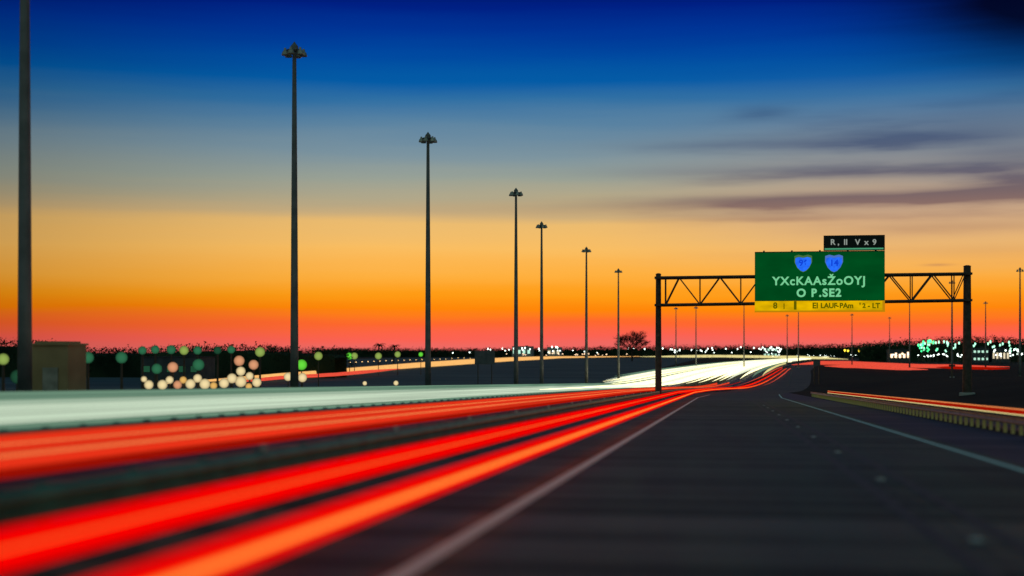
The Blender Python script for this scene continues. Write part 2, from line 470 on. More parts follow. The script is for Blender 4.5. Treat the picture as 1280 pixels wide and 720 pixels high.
trail('topmost faint mint headlight trail bordering the dark field', -26.4, [('pale_streak', 1.34, 1.54, 0.12, 'h_dim')], -15, 900, onc, GW)
# blazing fan of headlights on the plain where the oncoming lanes bend
fan = [(-41, 'h_dim', 420, 2100), (-38.5, 'h_dim', 390, 2100), (-36.5, 'h_white', 360, 2100), (-34.7, 'h_hot', 340, 2100), (-33, 'h_white', 330, 2100), (-31.5, 'h_white', 300, 2100), (-29.8, 'h_hot', 260, 2100), (-28.2, 'h_hot', 230, 2000), (-26.6, 'h_hot', 200, 2000), (-25, 'h_white', 180, 1900), (-23.4, 'h_hot', 165, 1900),
       (-21.8, 'h_hot', 165, 1800), (-20.2, 'h_hot', 180, 1800), (-18.6, 'h_white', 200, 1700), (-17, 'h_hot', 230, 1600), (-15.2, 'h_hot', 300, 1500), (-13.2, 'h_hot', 320, 1500),
       (-11.2, 'h_hot', 330, 1400), (-9, 'h_hot', 345, 1300), (-7.6, 'h_hot', 352, 1250), (-6.2, 'h_white', 360, 1200), (-3.4, 'h_hot', 380, 1100), (-0.6, 'h_dim', 400, 1000), (2.0, 'h_yellow', 420, 900)]
nms = ['first', 'second', 'third', 'fourth', 'fifth', 'sixth', 'seventh', 'eighth', 'ninth', 'tenth', 'eleventh', 'twelfth', 'thirteenth', 'fourteenth', 'fifteenth', 'sixteenth', 'seventeenth', 'eighteenth', 'nineteenth', 'twentieth', 'twenty first', 'twenty second', 'twenty third', 'twenty fourth', 'last']
for k, (x, m, y0, y1) in enumerate(fan):
    z = 0.95
    trail(nms[k] + ' streak from the left in the blazing headlight fan at the far bend', x, [('white_streak', z - 0.4, z + 0.4, 0.4, m)], y0, y1, onc, 'headlight streaks fanning round the far bend')
# extra thin red streaks climbing the far bend
for i, (x, y1) in enumerate([(-7.4, 700), (-1.9, 640)]):
    trail(['left', 'right'][i] + ' thin red tail light streak climbing the far bend', x, [('red_streak', 0.6, 0.85, 0.16, 't_coral')], 310, y1, own, 'thin red streaks on the far bend')
# slip road lights right
trail('cream and red light trail just above the yellowish guardrail on the right', 12.4, [
    ('cream_streak', 0.80, 0.86, 0.05, 't_amber_pale'), ('red_streak', 0.62, 0.79, 0.06, 't_red_deep'), ('amber_streak', 0.56, 0.62, 0.07, 'h_yellow')], 18, 178, straight, None)

def px_trail(label, pts, mname, group, part, thick=3.0, cap=1.4, zoff=6.3):
    root = empty('light_trail', (0, 0, 0), label, 'light trail', group)
    path, sc = [], []
    for (px, py) in pts:
        D = F * zoff / (py - 440); p = at(px, py, D)
        path.append(p); h = min(cap, thick * D / F); sc.append((h, h))
    # resample
    P2, S2 = [], []
    for i in range(len(path) - 1):
        for t in range(6):
            f = t / 6; P2.append(path[i].lerp(path[i+1], f)); S2.append(tuple(a + (b - a) * f for a, b in zip(sc[i], sc[i+1])))
    P2.append(path[-1]); S2.append(sc[-1])
    n_ = len(P2)
    for i in range(n_):
        f = min(1.0, 0.12 + min(i, n_ - 1 - i) / (n_ * 0.22)); S2[i] = (S2[i][0] * f, S2[i][1] * f)
    m = MB(); m.sweep(P2, ell(0.6, 1.0), S2); m.build(part, M[mname], root, smooth=True)
    return root
px_trail('long golden light trail across the dark field towards the left', [(200, 480), (300, 473), (380, 467.5), (450, 462), (520, 456.5), (580, 452.5), (640, 449), (700, 446.5), (800, 445.5)], 'gold', None, 'golden_streak', 3.6, 1.9)
px_trail('coral light trail under the golden one at far left', [(290, 478), (350, 472), (420, 468), (500, 461)], 't_coral', None, 'coral_streak', 2.5, 1.2)
px_trail('orange light trail along the skyline behind the bend', [(800, 445.8), (900, 445.2), (1000, 446.5), (1060, 449)], 'h_yellow', None, 'orange_streak', 1.8, 4.0)
px_trail('coral red light trail sweeping right across the plain, upper', [(990, 456), (1020, 453.5), (1060, 453.6), (1100, 455.5), (1150, 457.5), (1200, 458), (1262, 458.5)], 't_coral', 'red trails on the right of the plain', 'coral_streak', 2.6, 2.6, 6.8)
px_trail('vermilion light trail sweeping right across the plain, lower', [(1030, 457.5), (1070, 458), (1110, 460), (1160, 462.0)], 't_coral', 'red trails on the right of the plain', 'red_streak', 2.2, 2.0, 6.6)
px_trail('deep pink red trail end at far right of the plain', [(1170, 459), (1210, 460), (1262, 461)], 't_red_deep', 'red trails on the right of the plain', 'red_streak', 1.8, 2.0, 6.6)

# ---------------------------------------------------------------- overhead gantry and guide sign
D_G = 165.0; GS = D_G / 105.0
pl = at(823, 440, D_G); pr = at(1209, 440, D_G)
def zz(px, py, D=D_G): return at(px, py, D).z
gant = empty('sign_gantry', (0, 0, 0), 'dark steel truss gantry spanning the road and carrying the green sign', 'gantry')
for p, r0, r1, top in ((pl, 0.38, 0.30, 343), (pr, 0.52, 0.40, 333)):
    b = MB(); gz = G(p.x, D_G); t = zz(823 if p is pl else 1209, top)
    b.lathe((p.x, D_G, gz), [(r0, -0.5), (r0, 0.3), (r1, t - gz), (r1, t - gz)], 18)
    o = b.build('post', M['steel'], gant, smooth=False)
    b = MB(); b.lathe((p.x, D_G, gz - 0.4), [(r0 + .35, 0), (r0 + .35, 0.62), (r0 + .28, .68)], 18); b.build('footing', M['wall_pale'], gant)
    b = MB(); b.lathe((p.x, D_G, t), [(r1 + .04, 0), (r1 + .04, 0.05), (r1 * .4, 0.14)], 18); b.build('post_cap', M['steel'], gant)
def truss_z(x, which):
    f = (x - pl.x) / (pr.x - pl.x)
    a, c = ((zz(823, 347.5), zz(1209, 342.5)) if which else (zz(823, 381.5), zz(1209, 375.5)))
    return a + (c - a) * f
for yo in (-0.85, 0.85):
    for wh in (0, 1):
        m = MB()
        m.bar((pl.x, D_G + yo, truss_z(pl.x, wh)), (pr.x, D_G + yo, truss_z(pr.x, wh)), 0.16, n=8)
        m.build('truss_chord', M['steel'], gant)
    bot = [832, 875, 926, 977, 1030, 1084, 1139, 1191]
    bx = [at(p, 440, D_G).x for p in bot]
    tp = [at(p, 440, D_G).x for p in (849, 900, 951, 1004, 1057, 1112, 1165)]
    web = MB()
    for i, x in enumerate(bx):
        web.bar((x, D_G + yo, truss_z(x, 0)), (x, D_G + yo, truss_z(x, 1)), 0.065)
        if i < len(tp): web.bar((x, D_G + yo, truss_z(x, 0)), (tp[i], D_G + yo, truss_z(tp[i], 1)), 0.08)
        if i > 0: web.bar((x, D_G + yo, truss_z(x, 0)), (tp[i-1], D_G + yo, truss_z(tp[i-1], 1)), 0.08)
    xe = pr.x - 0.3
    web.bar((bx[-1], D_G + yo, truss_z(bx[-1], 0)), (xe, D_G + yo, truss_z(xe, 1)), 0.06)
    web.build('truss_web', M['steel'], gant)
m = MB()
for p in (849, 900, 951, 1004, 1057, 1112, 1165):
    x = at(p, 440, D_G).x
    for wh in (0, 1): m.bar((x, D_G - 0.85, truss_z(x, wh)), (x, D_G + 0.85, truss_z(x, wh)), 0.06)
for p in (pl, pr):
    for wh in (0, 1): m.box((p.x, D_G, truss_z(p.x, wh)), (0.8, 2.1, 0.25))
m.build('cross_strut', M['steel'], gant)

D_S = D_G - 1.5
sx0, sx1 = at(943.5, 440, D_S).x, at(1106, 440, D_S).x
s_bot, s_top = zz(1025, 376, D_S), zz(1025, 314, D_S)
y_bot = zz(1025, 389, D_S)
tx0 = at(1029.5, 440, D_S).x; t_bot, t_top = s_top + 0.03, zz(1068, 294, D_S)
tilt = 0.0
sign = empty('guide_sign', ((sx0 + sx1) / 2, D_S, s_bot), 'large green overhead guide sign with two blue shields, above a yellow strip', 'road sign')
O = Vector(sign.location)
def loc(x, z, dy=0.0): return (x - O.x, dy, z - O.z)
def slab(name, x0, x1, z0, z1, m, parent, dy=0.0, th=0.08):
    b = MB(); b.box(loc((x0 + x1) / 2, (z0 + z1) / 2, dy), (x1 - x0, th, z1 - z0)); return b.build(name, M[m], parent)
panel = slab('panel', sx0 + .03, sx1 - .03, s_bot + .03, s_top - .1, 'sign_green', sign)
slab('frame', sx0, sx1, s_bot, s_top, 'sign_edge', sign, 0.05, 0.07)
def text(txt, x, z, size, m, parent, dy=-0.05, bold=0.02, spacing=1.0, name='lettering', sx=1.0):
    cu = bpy.data.curves.new(name, 'FONT'); cu.body = txt; cu.size = size * GS; cu.align_x = 'CENTER'; cu.align_y = 'CENTER'
    cu.offset = bold * GS; cu.extrude = 0.006; cu.space_character = spacing
    tmp = bpy.data.objects.new('tmp', cu); COL.objects.link(tmp)
    dg = bpy.context.evaluated_depsgraph_get()
    me = bpy.data.meshes.new_from_object(tmp.evaluated_get(dg)); bpy.data.objects.remove(tmp)
    me.name = name; me.materials.clear(); me.materials.append(M[m])
    o = bpy.data.objects.new(name, me); COL.objects.link(o); o.parent = parent
    o.location = loc(x, z, dy); o.rotation_euler = (R(90), 0, 0); o.scale = (sx, 1, 1)
    return o
def sp(px, py): q = at(px, py, D_S); return q.x, q.z
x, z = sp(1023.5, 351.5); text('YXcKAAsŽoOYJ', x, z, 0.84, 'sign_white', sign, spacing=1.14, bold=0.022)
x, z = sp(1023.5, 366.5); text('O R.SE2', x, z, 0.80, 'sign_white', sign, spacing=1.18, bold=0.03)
for (px, rim, txt) in ((1004, 'shield_rim', '96'), (1042.5, 'shield_rim_blue', '14')):
    cx, cz = sp(px, 328.5)
    def shield(w, h):
        w *= GS; h *= GS
        pts = [(-w, h * .72), (-w * .55, h * .86), (0, h * .74), (w * .55, h * .86), (w, h * .72), (w * 1.02, h * .1), (w * .72, -h * .5), (w * .35, -h * .86), (0, -h), (-w * .35, -h * .86), (-w * .72, -h * .5), (-w * 1.02, h * .1)]
        return pts
    def plate(name, w, h, m, parent, dy, th=0.02, dz=0):
        b = MB(); P = shield(w, h); n = len(P)
        for yy in (dy - th / 2, dy + th / 2):
            for a, c in P: b.v.append(loc(cx + a, cz + c + dz * GS, yy))
        b.f.append(tuple(range(n))); b.f.append(tuple(range(n, 2 * n))[::-1])
        for i in range(n): j = (i + 1) % n; b.f.append((i, j, n + j, n + i))
        return b.build(name, M[m], parent)
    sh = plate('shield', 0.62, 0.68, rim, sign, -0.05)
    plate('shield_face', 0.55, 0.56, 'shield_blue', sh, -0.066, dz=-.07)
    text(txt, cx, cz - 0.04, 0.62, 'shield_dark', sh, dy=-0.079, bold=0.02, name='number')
tab = slab('exit_tab', tx0, sx1, t_bot, t_top, 'sign_black', sign)
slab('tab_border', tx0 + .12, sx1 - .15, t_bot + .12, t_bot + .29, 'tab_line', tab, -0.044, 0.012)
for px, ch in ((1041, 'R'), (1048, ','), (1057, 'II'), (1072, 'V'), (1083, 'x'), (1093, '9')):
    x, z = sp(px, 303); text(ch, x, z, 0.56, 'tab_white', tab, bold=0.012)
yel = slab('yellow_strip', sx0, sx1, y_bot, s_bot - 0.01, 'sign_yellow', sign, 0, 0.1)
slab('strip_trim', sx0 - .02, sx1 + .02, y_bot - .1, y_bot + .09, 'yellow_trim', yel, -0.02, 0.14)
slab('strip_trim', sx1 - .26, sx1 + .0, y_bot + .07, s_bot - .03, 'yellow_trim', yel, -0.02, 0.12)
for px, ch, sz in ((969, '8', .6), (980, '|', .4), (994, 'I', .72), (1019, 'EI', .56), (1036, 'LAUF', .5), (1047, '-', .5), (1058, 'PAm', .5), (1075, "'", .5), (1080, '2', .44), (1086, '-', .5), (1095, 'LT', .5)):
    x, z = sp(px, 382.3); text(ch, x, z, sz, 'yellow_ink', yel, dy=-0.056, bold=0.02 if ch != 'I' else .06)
m = MB()
for px in (955, 990, 1025, 1060, 1095):
    x = at(px, 440, D_S).x; m.box(loc(x, (s_bot + s_top) / 2, 0.3), (0.18, 0.4, (s_top - s_bot) * 1.05))
m.build('mounting_bracket', M['steel'], sign)

# ---------------------------------------------------------------- high mast lights
def make_mast(label, group, H=30.0):
    r = empty('high_mast_light', (0, 0, 0), label, 'light mast', group)
    b = MB(); b.lathe((0, 0, 0), [(0.36, 0), (0.33, 6), (0.27, 16), (0.17, H - 0.6), (0.15, H)], 14); b.build('pole', M['mast'], r, smooth=True)
    b = MB(); b.lathe((0, 0, -0.3), [(0.75, 0), (0.75, 0.55), (0.6, .6)], 14); b.build('footing', M['wall_pale'], r)
    b = MB(); b.lathe((0, 0, H - 0.3), [(0.22, 0), (0.32, 0.12), (0.32, 0.5), (0.12, 0.75), (0.02, 0.9)], 14)
    n = 16
    for i in range(n):
        a, c = 2 * math.pi * i / n, 2 * math.pi * (i + 1) / n
        b.bar((0.62 * math.cos(a), 0.62 * math.sin(a), H - .15), (0.62 * math.cos(c), 0.62 * math.sin(c), H - .15), 0.05)
        if i % 4 == 0: b.bar((0, 0, H - .1), (0.62 * math.cos(a), 0.62 * math.sin(a), H - .15), 0.045)
    ring = b.build('lamp_ring', M['mast'], r)
    b = MB(); b.box((0, -0.35, 1.1), (0.3, 0.06, 0.7)); b.build('access_door', M['galv'], r)
    for i in range(6):
        a = 2 * math.pi * i / 6 + 0.3; q = MB()
        q.lathe((0.78 * math.cos(a), 0.78 * math.sin(a), H - 0.62), [(0.30, 0), (0.31, 0.06), (0.24, 0.30), (0.12, 0.44), (0.1, 0.62)], 12)
        q.build('luminaire', M['galv'], ring)
    return r
gm = 'tall high mast lights along the highway'
near = [(31, None, 'nearest tall light mast, rising past the top left of the view'),
        (368, 62, 'tall light mast right of the nearest one, lamp ring high in blue sky'),
        (535, 172, 'third tall light mast from the left'),
        (645, 240, 'fourth tall light mast from the left, left of a close shorter pair mate'),
        (677, 281, 'fifth tall light mast from the left'),
        (733, 312, 'sixth tall light mast from the left'),
        (773, 338, 'seventh tall light mast from left, beside the bare tree')]
masts = []; mast0 = None
for px, py, lab in near:
    k_ = (440 - py) / F if py is not None else None
    D = 70.0 if py is None else (28.0 / (k_ + 0.0202))
    if py is not None and D > 300: D = 22.0 / k_
    # D is depth along the lens axis: turn it into forward distance
    kk = (px - 640) / F; Dy = D * (FY + RY * kk)
    p = at(px, 440, Dy); loc_ = (p.x, p.y, G(p.x, p.y))
    if mast0 is None: mast0 = make_mast(lab, gm); mast0.location = loc_
    else: copy_thing(mast0, loc_, lab, gm, rz=px * 0.1)
far = [(845, 385), (870, 384), (930, 380), (984, 394), (998, 385), (1065, 393), (1112, 397), (1137, 377), (1190, 352), (1232, 378), (1275, 338)]
fl = ['behind gantry, just right of its left post', 'second right of the gantry left post', 'below the truss left of the sign', 'under the yellow strip, left of a taller mast', 'under the yellow strip, second from its left pole', 'under the yellow strip, standing alone', 'under the right end of the green sign', 'between the sign and the gantry right post, left one', 'immediately left of the gantry right post', 'right of the gantry, the shorter one', 'at the far right edge, tallest beyond the gantry']
for (px, py), l in zip(far, fl):
    D = 22.0 / ((440 - py) / F); kk = (px - 640) / F; p = at(px, 440, D * (FY + RY * kk))
    copy_thing(mast0, (p.x, p.y, G(p.x, p.y)), 'distant light mast ' + l, 'distant light masts beyond the gantry')

# ---------------------------------------------------------------- signs seen from behind, poles
def gpt(px, py):
    """point of the plain at a pixel"""
    D = 8 * F / (py - 440); kk = (px - 640) / F
    p = at(px, py, D * (FY + RY * kk)); return p
def back_sign(p, w, h, H, label, cat='road sign'):
    r = empty('road_sign', p, label, cat, rz=0.1)
    b = MB(); b.box((0, 0, H + h / 2), (w, 0.08, h)); b.build('panel', M['sign_back'], r)
    for s in (-1, 1):
        b = MB(); b.box((s * w * .34, 0.1, (H + h) / 2), (0.22, 0.16, H + h - 0.2)); b.build('post', M['steel'], r)
    b = MB()
    for k_ in (0.25, 0.75): b.box((0, 0.09, H + h * k_), (w * .96, 0.06, 0.14))
    b.build('brace', M['steel'], r)
    return r
back_sign(gpt(606, 484), 4.6, 3.1, 5.2, 'dark road sign on two legs, seen from behind, in the dark field')
p = gpt(1021, 481); r = back_sign(p, 1.7, 1.3, 4.6, 'small dark sign on two slim legs beside the far bend')
r = empty('post', gpt(986, 482), 'thin leaning grey post left of the small two-legged sign', 'post')
b = MB(); b.bar((0, 0, 0), (0.9, 0, 4.4), 0.07, 0.05); b.build('pole', M['mast'], r)
b = MB(); b.bar((0.9, 0, 4.35), (0.9, 0, 4.75), 0.14, 0.12, 8); b.build('cap', M['mast'], r)
p = gpt(1190, 478)
r = empty('post', p, 'short dark post standing left of the gantry right leg', 'post')
b = MB(); b.bar((0, 0, 0), (0, 0, 4.3), 0.22, 0.2, 10); b.build('pole', M['steel'], r)
b = MB(); b.box((0, 0, 4.4), (1.6, 0.4, 0.5)); b.build('cross_head', M['steel'], r)

# ---------------------------------------------------------------- woods and trees
def wood(label, px0, px1, D, tops, step_px, leaf, seed):
    rnd = random.Random(seed); m = MB()
    a = at(px0, 440, D).x; c = at(px1, 440, D).x; n = int((px1 - px0) / step_px)
    ph = [rnd.random() * 6 for _ in range(6)]
    core = []
    for i in range(n + 1):
        f = i / n; px = px0 + (px1 - px0) * f; x = a + (c - a) * f
        top_py = interp(tops, px)
        bump = (math.sin(px * .31 + ph[0]) + math.sin(px * .73 + ph[1]) * .7 + math.sin(px * 1.7 + ph[2]) * .5) * 0.55
        H = max(3.0, at(px, top_py + bump, D).z + 6.0)
        core.append((x, H * (0.72 + 0.1 * rnd.random())))
        # crown clumps
        for _ in range(9):
            cx = x + rnd.uniform(-1, 1) * leaf * 1.5; cy = D + rnd.uniform(-14, 16)
            cz = -6 + H * (1 - 0.75 * rnd.random() ** 1.6) - leaf * .4
            for _ in range(7):
                q = Vector((cx, cy, cz)) + Vector((rnd.gauss(0, 1), rnd.gauss(0, 1), rnd.gauss(0, .7))) * leaf * .8
                b_ = len(m.v); s = leaf * rnd.uniform(.25, .6)
                for _ in range(3): m.v.append(tuple(q + Vector((rnd.uniform(-1, 1), rnd.uniform(-1, 1), rnd.uniform(-1, 1))) * s))
                m.f.append((b_, b_+1, b_+2))
    for (x, h), (x2, h2) in zip(core, core[1:]):
        b_ = len(m.v)
        for yy in (D - 6, D + 8):
            m.v += [(x, yy, -6.2), (x2, yy, -6.2), (x2, yy, -6 + h2), (x, yy, -6 + h)]
        m.f += [(b_, b_+1, b_+2, b_+3), (b_+4, b_+7, b_+6, b_+5), (b_+3, b_+2, b_+6, b_+7)]
    o = m.build('wood', M['leaf']); return tag(o, label, 'trees', kind='stuff')
wood('dark mass of trees along the left horizon behind the round lights', -60, 425, 430, [(-60, 424), (60, 427), (110, 436), (200, 434), (300, 431), (360, 434), (425, 437)], 2.2, 1.0, 3)
wood('low thin line of trees on the middle horizon', 395, 1130, 2250, [(395, 436), (560, 436.5), (700, 436), (760, 434.5), (830, 434), (950, 433), (1050, 431), (1130, 428)], 1.5, 3.2, 4)
wood('wooded low rise on the right horizon full of lights', 1075, 1330, 1250, [(1075, 431), (1110, 428), (1150, 425), (1200, 422.5), (1250, 422), (1280, 425), (1330, 427)], 1.6, 2.2, 5)

def bare_tree(px, py_base, py_top, D, spread, label, seed, mat_b='bark'):
    rnd = random.Random(seed)
    p = at(px, 440, D); gz = -6.0; H = at(px, py_top, D).z - gz
    r = empty('bare_tree', (p.x, p.y, gz), label, 'tree')
    tr = MB(); cr = MB()
    tr.bar((0, 0, -.5), (0.1, 0, H * .34), H * .028, H * .018, 8); tr.build('trunk', M[mat_b], r)
    def grow(q, d, ln, rad, lv):
        e = q + d * ln; cr.bar(q, e, rad, rad * .65, 4)
        if lv == 0: return
        for _ in range(4 if lv > 1 else 5):
            nd = (d + Vector((rnd.uniform(-1, 1), rnd.uniform(-1, 1), rnd.uniform(-.45, .75))) * .8).normalized()
            grow(q + d * ln * rnd.uniform(.5, 1), nd, ln * rnd.uniform(.6, .82), rad * .6, lv - 1)
    for i in range(9):
        a = 2 * math.pi * i / 9 + rnd.random()
        d = Vector((math.cos(a) * spread, math.sin(a) * spread, rnd.uniform(.5, 1.2))).normalized()
        grow(Vector((0.1, 0, H * rnd.uniform(.26, .36))), d, H * .27, H * .012, 4)
    cr.build('crown', M[mat_b], r); return r
bare_tree(790, 440, 409, 1250, 1.15, 'wide round bare tree beside the seventh mast, against the red sky', 5)

def palm(px, py_top, D, label, seed):
    rnd = random.Random(seed); p = at(px, 440, D); H = at(px, py_top, D).z + 6
    r = empty('palm_tree', (p.x, p.y, -6), label, 'tree', 'palms on the left horizon')
    b = MB(); b.bar((0, 0, -.3), (H * .03, 0, H * .8), .5, .34, 8); b.build('trunk', M['bark'], r)
    b = MB()
    for i in range(22):
        a = 2 * math.pi * i / 22 + rnd.random() * .3; up = rnd.uniform(-.2, .9); q = Vector((H * .03, 0, H * .8)); d = Vector((math.cos(a), math.sin(a), up)).normalized()
        prev = None
        for s_ in range(6):
            w = .55 * (1 - s_ / 6) + .08; side = Vector((-math.sin(a), math.cos(a), 0)) * w
            cur = (tuple(q - side + Vector((0, 0, -.15))), tuple(q), tuple(q + side + Vector((0, 0, -.15))))
            bi = len(b.v); b.v += list(cur)
            if prev is not None: b.f += [(prev, prev+1, bi+1, bi), (prev+1, prev+2, bi+2, bi+1)]
            prev = bi; q = q + d * H * .065; d.z -= .28; d.normalize()
    b.build('crown', M['leaf'], r)
palm(473, 425, 900, 'left one of two ragged palms above the horizon wood', 1)
palm(492, 427.5, 920, 'right one of two ragged palms above the horizon wood', 2)
bare_tree(350, 440, 427, 440, 1.0, 'small bushy bare tree topping the left wood, beside the second mast', 9)
bare_tree(428, 440, 431, 700, 1.0, 'small bare treetop on the horizon between second mast and palms', 12)

# ---------------------------------------------------------------- buildings
def building(px0, px1, py_top, D, depth, wall, win, label, rows=1, cols=5, wh=0.5, gable=False, group=None):
    a, c = at(px0, 440, D), at(px1, 440, D); w = c.x - a.x; gz = G((a.x + c.x) / 2, D); H = at((px0 + px1) / 2, py_top, D).z - gz
    r = empty('building', ((a.x + c.x) / 2, D + depth / 2, gz), label, 'building', group)
    b = MB(); b.box((0, 0, H / 2 - .2), (w, depth, H + .4)); b.build('wall', M[wall], r)
    b = MB()
    if gable:
        for yy in (-depth / 2 - .3, depth / 2 + .3):
            b.v += [(-w / 2 - .4, yy, H), (w / 2 + .4, yy, H), (0, yy, H + w * .16)]
        b.f += [(0, 1, 2), (3, 5, 4), (0, 2, 5, 3), (1, 4, 5, 2), (0, 3, 4, 1)]
    else:
        b.box((0, 0, H + .15), (w + .4, depth + .4, .3)); b.box((w * .2, 0, H + .8), (w * .15, depth * .2, 1.0))
    b.build('roof', M['roof'], r)
    for j in range(rows):
        for i in range(cols):
            x = -w / 2 + w * (i + .5) / cols; z = H * (j + .5) / rows; ww = w / cols * .62; hh = H / rows * wh
            q = MB(); q.box((x, -depth / 2 - .02, z), (ww, .08, hh)); f = q.build('window', M['steel'], r)
            q = MB(); q.box((x, -depth / 2 - .07, z), (ww * .88, .05, hh * .86)); q.build('pane', M[win], f)
    return r
k0, k1 = at(38, 440, 72), at(86, 440, 72); kw = k1.x - k0.x; kg = G(k0.x, 72); kh = at(60, 428, 72).z - kg
r = empty('equipment_kiosk', ((k0.x + k1.x) / 2, 73, kg), 'small square tan kiosk right of the nearest mast at far left', 'kiosk')
b = MB(); b.box((0, 0, kh / 2 - .1), (kw, kw, kh - .1)); b.build('wall', M['wall_tan'], r)
b = MB(); b.box((0, 0, kh - .1), (kw + .2, kw + .2, .1)); b.box((0, 0, kh), (kw * .8, kw * .8, .12)); b.build('roof', M['wall_tan'], r)
b = MB(); b.box((0.1, -kw / 2 - .02, kh * .35), (kw * .4, .05, kh * .62)); d_ = b.build('door', M['galv'], r)
b = MB(); b.bar((-.15, -kw / 2 - .06, kh * .3), (-.15, -kw / 2 - .06, kh * .36), .02); b.build('handle', M['steel'], d_)
building(176, 250, 447, 380, 12, 'wall_dark', 'l_dkgreen', 'long dark shed with dim green panes in the left wood', 1, 5, .3)
building(640, 664, 433, 2150, 30, 'wall_pale', 'win_mint', 'pale low building right of the fourth mast on the horizon', 1, 4, .4)
building(684, 700, 434, 2150, 30, 'wall_pale', 'win_warm', 'small pale building right of the fifth mast on the horizon', 1, 3, .4)
building(954, 972, 434, 2150, 40, 'wall_dark', 'win_mint', 'dark building with mint windows under the yellow strip', 2, 4, .5)
building(1112, 1138, 437, 1150, 20, 'wall_dark', 'f_warm', 'low building with a row of peach lit windows under the sign right end', 1, 5, .35)
building(1216, 1236, 435, 1120, 20, 'wall_dark', 'win_mint', 'dark building with mint windows just right of the gantry right post', 2, 4, .35)
building(1240, 1262, 436, 1120, 20, 'wall_dark', 'win_warm', 'low building with bright windows at far right', 1, 5, .5)

# ---------------------------------------------------------------- lamps
def lamp_proto(mname, rad, H, label, group, shape='globe'):
    r = empty('street_lamp', (0, 0, 0), label, 'street lamp', group)
    b = MB(); b.bar((0, 0, 0), (0, 0, H - rad * .9), 0.09 + rad * .05, 0.06 + rad * .04, 8); b.build('pole', M['steel'], r)
    b = MB(); n = 10
    b.lathe((0, 0, H), [(rad * math.sin(math.pi * i / n) + .001, -rad * math.cos(math.pi * i / n)) for i in range(n + 1)], 20)
    b.build('lamp_globe', M[mname], r, smooth=True)
    return r
protos = {}
def lamp(px, py, D, mname, rpx, label, group):
    """lamp whose globe is seen at px, py; rpx = its radius in photo pixels"""
    p = at(px, py, D); gz = G(p.x, p.y); rad = rpx * D / F; H = p.z - gz
    if H < rad * 1.05: H = rad * 1.05
    o = lamp_proto(mname, rad, H, label, group); o.location = (p.x, p.y, gz); return o
gl = 'round lamps in the left of the field'
for px, py, mn, r_, lab in [
    (186, 481, 'l_cream', 7, 'cream globe lamp, leftmost of the low cream row'), (203, 481, 'l_cream', 7.5, 'cream globe lamp, second of the low cream row'),
    (222, 481, 'l_peach', 6.5, 'dim peach globe lamp third in the low row'), (238, 480, 'l_cream', 7.5, 'cream globe lamp fourth in the low row'),
    (256, 480, 'l_cream', 8, 'bright cream globe lamp fifth in the low row'), (280, 479, 'l_cream', 7.5, 'cream globe lamp sixth in the low row'),
    (301, 477, 'l_cream', 8.5, 'bright cream globe lamp seventh in the low row'), (321, 478, 'l_cream', 7, 'cream globe lamp last in the low row'),
    (299, 451, 'l_peach', 8, 'peach globe lamp above the low cream row, left one'), (317, 456, 'l_peach', 7.5, 'peach globe lamp above the low cream row, right one'),
    (301, 464, 'l_cream', 7, 'cream globe lamp between the peach pair and the low row'),
    (180, 474, 'l_cream', 4.5, 'small cream globe above the leftmost low cream one'), (212, 475, 'l_cream', 6, 'cream globe tucked behind the second and third of the low row'),
    (229, 475, 'l_gold2', 5.5, 'golden globe between the third and fourth of the low row'), (247, 473, 'l_cream', 6.5, 'cream globe above the gap of fourth and fifth in the low row'),
    (267, 482, 'l_gold2', 5.5, 'golden globe between fifth and sixth of the low row'), (290, 473, 'l_cream', 7.5, 'cream globe above the gap of sixth and seventh in the low row'),
    (312, 470, 'l_cream', 6, 'cream globe above the gap of seventh and last in the low row'), (311, 483, 'l_gold2', 5, 'small golden globe low between seventh and last'),
    (110, 447, 'l_green', 9, 'large green globe lamp right of the tan building'), (152, 447, 'l_green', 9, 'green globe lamp, second right of the tan building'),
    (22, 471, 'l_dkgreen', 11, 'dim green globe lamp left of the nearest mast, low'), (4, 449, 'l_olive', 9, 'dim olive globe lamp at the left edge'),
    (196, 461, 'l_green', 8, 'green globe lamp above the low cream row at its left'), (216, 459, 'l_peach', 8, 'dim globe lamp beside the left green one'),
    (248, 456, 'l_green', 9, 'green globe lamp above the fifth cream one'),
    (178, 438, 'l_green', 6.5, 'small green globe on the wood edge, leftmost'), (194, 437, 'l_green', 6.5, 'small green globe on the wood edge, second'),
    (214, 437, 'l_green', 7, 'small green globe on the wood edge, third'), (230, 438, 'l_olive', 7, 'small olive globe on the wood edge, fourth'), (247, 438, 'l_green', 6.5, 'small green globe on the wood edge, fifth'),
    (272, 438, 'l_dkgreen', 6, 'dim green globe on the wood edge, sixth'), (289, 437, 'l_green', 6, 'small green globe on the wood edge, seventh'),
    (325, 440, 'l_olive', 7.5, 'olive globe lamp right of the small bushy tree'), (377, 456, 'l_lime', 7, 'bright lime globe lamp right of the second mast'),
    (398, 445, 'l_olive', 5.5, 'small olive globe lamp, first of the spaced row'), (437, 445, 'l_lime', 4.5, 'lime lamp left one of a touching pair'), (443, 445, 'l_olive', 4.5, 'olive lamp right one of a touching pair'),
    (473, 445, 'l_olive', 4.5, 'olive lamp under the left palm'), (497, 443, 'l_olive', 4, 'olive lamp under the right palm'), (526, 443, 'l_lime', 3, 'small lime lamp left of the third mast'),
    (405, 458, 'l_olive', 5.5, 'olive lamp on the golden trail, left'), (415, 458, 'l_olive', 5, 'olive lamp on the golden trail, right'),
    (360, 471, 'l_cream', 5.5, 'cream lamp on the coral trail left of the second mast'), (378, 472, 'l_cream', 6, 'cream lamp on the golden trail right of the second mast'),
    (456, 484, 'l_cream', 2.8, 'small pale lamp above the white band, left'), (495, 482, 'l_cream', 3.2, 'small pale lamp above the white band, right')]:
    D = 480 if px >= 400 else 300
